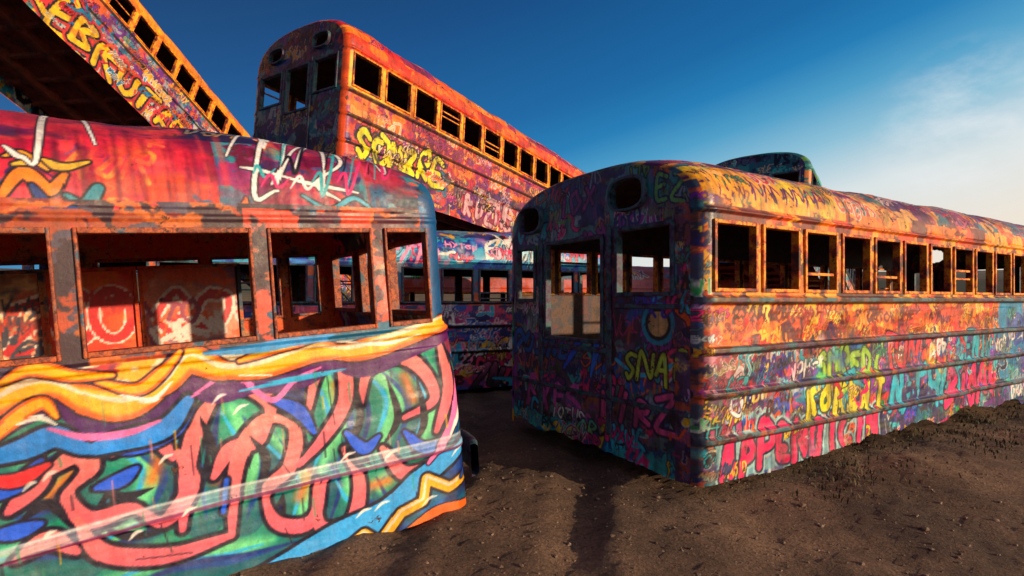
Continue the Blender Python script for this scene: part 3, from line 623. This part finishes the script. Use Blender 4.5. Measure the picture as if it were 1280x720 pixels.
t=(1+5**.5)/2; ic=np.array([(-1,t,0),(1,t,0),(-1,-t,0),(1,-t,0),(0,-1,t),(0,1,t),(0,-1,-t),(0,1,-t),(t,0,-1),(t,0,1),(-t,0,-1),(-t,0,1)])/1.9
fc=np.array([(0,11,5),(0,5,1),(0,1,7),(0,7,10),(0,10,11),(1,5,9),(5,11,4),(11,10,2),(10,7,6),(7,1,8),(3,9,4),(3,4,2),(3,2,6),(3,6,8),(3,8,9),(4,9,5),(2,4,11),(6,2,10),(8,6,7),(9,8,1)])
n=22000; px=rng.uniform(-3,9,n); py=1.3+rng.random(n)**1.4*10; sz=np.exp(rng.normal(size=n)*.6-5.3); sz=np.clip(sz,.002,.028)
V=ic[None]*sz[:,None,None]*rng.uniform(.6,1.2,(n,12,1))*np.array([1,1,.6])+np.stack([px,py,hf(px,py)-.008],-1)[:,None]
Qf=(fc[None]+np.arange(n)[:,None,None]*12).reshape(-1,3)
gm=ramp_mat('stone',[(75,58,48),(110,88,72),(145,122,104),(95,72,58)],9,.9,False)
mesh_np('gravel',V.reshape(-1,3),Qf,gm,smooth=False)
def weeds(name,cent,n,h0,mat):
    V=[];T=[]
    for k in range(n):
        cx,cy,sp=cent[rng.integers(len(cent))]; x=cx+rng.normal()*sp; y=cy+rng.normal()*sp; z=float(hf(np.array(x),np.array(y)))-.02
        a=rng.uniform(0,6.28); h=h0*rng.uniform(.4,1.3); w=rng.uniform(.002,.005); l=rng.uniform(.1,.9)*h; dx,dy=math.cos(a),math.sin(a)
        b=len(V); V+=[(x-dy*w,y+dx*w,z),(x+dy*w,y-dx*w,z),(x+dx*l*.4+dy*w*1.5,y+dy*l*.4-dx*w*1.5,z+h*.6),(x+dx*l*.4-dy*w*1.5,y+dy*l*.4+dx*w*1.5,z+h*.6),(x+dx*l,y+dy*l,z+h)]
        T+=[(b,b+1,b+2),(b,b+2,b+3),(b+3,b+2,b+4)]
    mesh_np(name,V,T,mat,smooth=False)
wm=ramp_mat('weed_leaf',[(35,36,20),(50,52,26),(72,66,38),(90,72,45)],4,.8,False)
cent=[]
for k in range(60):
    s_=rng.uniform(.9,7.5); d=rng.uniform(-.3,.9)*(.3+s_*.13); cent.append((1.37+.85*s_+.527*d,4+.527*s_-.85*d,rng.uniform(.05,.25)))
weeds('weeds',cent,1800,.05,wm)
n=180; V=[];Qh=[]
hr=fbm(1,n+1,1,14,4)[0]
for i in range(n+1):
    a=2*math.pi*i/n; j=i%n
    for rr,zz_ in((700,-2),(800,8+hr[j]*22),(950,14+hr[j]*38),(1200,-2)): V.append((rr*math.cos(a),rr*math.sin(a),zz_))
for i in range(n):
    for k in range(3): a=i*4+k; Qh.append([a,a+4,a+5,a+1])
mesh_np('hills',V,Qh,ramp_mat('hill_scrub',[(90,75,60),(120,98,75),(80,82,60)],.02,.95,False))

# ================================================================ LIGHT / SKY
sd=np.array([.86,-.51,0]); sd/=np.linalg.norm(sd); el=math.radians(9.5)
sv=Vector((sd[0]*math.cos(el),sd[1]*math.cos(el),math.sin(el)))
sl=bpy.data.lights.new('sun','SUN'); sl.energy=5.0; sl.angle=math.radians(.7); sl.color=(1,.74,.46)
so=bpy.data.objects.new('sun',sl); scene.collection.objects.link(so); so.rotation_euler=sv.to_track_quat('Z','Y').to_euler(); so.location=(8,-4,8)
w=bpy.data.worlds.new('World'); scene.world=w; w.use_nodes=True; nt=w.node_tree; nt.nodes.clear()
sky=nd(nt,'ShaderNodeTexSky',sky_type='NISHITA'); sky.sun_disc=False; sky.sun_elevation=el; sky.sun_rotation=math.atan2(sd[0],sd[1]); sky.air_density=1.0; sky.dust_density=1.0; sky.ozone_density=3
tc=nd(nt,'ShaderNodeTexCoord').outputs['Generated']
def dot(v):
    d=nd(nt,'ShaderNodeVectorMath',operation='DOT_PRODUCT'); nt.links.new(tc,d.inputs[0]); d.inputs[1].default_value=v; return d.outputs['Value']
def math_(op,a,b,c_=None):
    d=nd(nt,'ShaderNodeMath',operation=op)
    for i,v in enumerate((a,b)+(() if c_ is None else (c_,))):
        if isinstance(v,(int,float)): d.inputs[i].default_value=v
        else: nt.links.new(v,d.inputs[i])
    return d.outputs[0]
g=math_('MULTIPLY_ADD',dot((.5,0,-1.8)),1/.852,.993)
g=math_('MULTIPLY_ADD',g,.7,.2)
st=[(.0,(4,50,98)),(.2,(5,74,134)),(.45,(12,106,170)),(.55,(28,130,190)),(.64,(80,166,210)),(.74,(150,203,226)),(.86,(232,240,240)),(1,(252,240,224))]
grad=ramp(nt,g,[(p,L1(c_)) for p,c_ in st])
gl=math_('POWER',math_('MAXIMUM',dot(tuple(sv)),0.0),4.0)
glow=mix(nt,gl,(0,0,0,1),(1.5,1.05,.65,1))
skyn=mix(nt,.11,(0,0,0,1),sky.outputs[0])
base=mix(nt,.85,skyn,grad)
base=mix(nt,1.0,base,glow,'ADD')
mp=nd(nt,'ShaderNodeMapping'); mp.inputs['Scale'].default_value=(7,7,13); mp.inputs['Rotation'].default_value=(.3,.35,0); nt.links.new(tc,mp.inputs['Vector'])
cn=noise(nt,mp.outputs['Vector'],1.6,9,.62)
cd=np.array(((1215-640)/700,1,(375-160)/700)); cd/=np.linalg.norm(cd)
cm=math_('MULTIPLY',ramp(nt,cn,[(.42,g0),(.72,g1)]),ramp(nt,dot(tuple(float(v) for v in cd)),[(.992,g0),(.9995,g1)]))
base=mix(nt,math_('MULTIPLY',cm,.5),base,(.86,.88,.9,1))
bg=nd(nt,'ShaderNodeBackground'); bg.inputs['Strength'].default_value=1.0; out=nd(nt,'ShaderNodeOutputWorld')
nt.links.new(base,bg.inputs['Color']); nt.links.new(bg.outputs[0],out.inputs['Surface'])

cam=bpy.data.cameras.new('camera'); co=bpy.data.objects.new('camera',cam); scene.collection.objects.link(co); scene.camera=co
co.location=tuple(CAM); co.rotation_euler=(math.pi/2,0,0); cam.lens=36*F/1280; cam.sensor_width=36; cam.shift_y=15/1280; cam.clip_start=.05; cam.clip_end=4000
scene.view_settings.view_transform='Standard'; scene.view_settings.look='None'; scene.view_settings.exposure=0
print('T all',time.time()-T0)
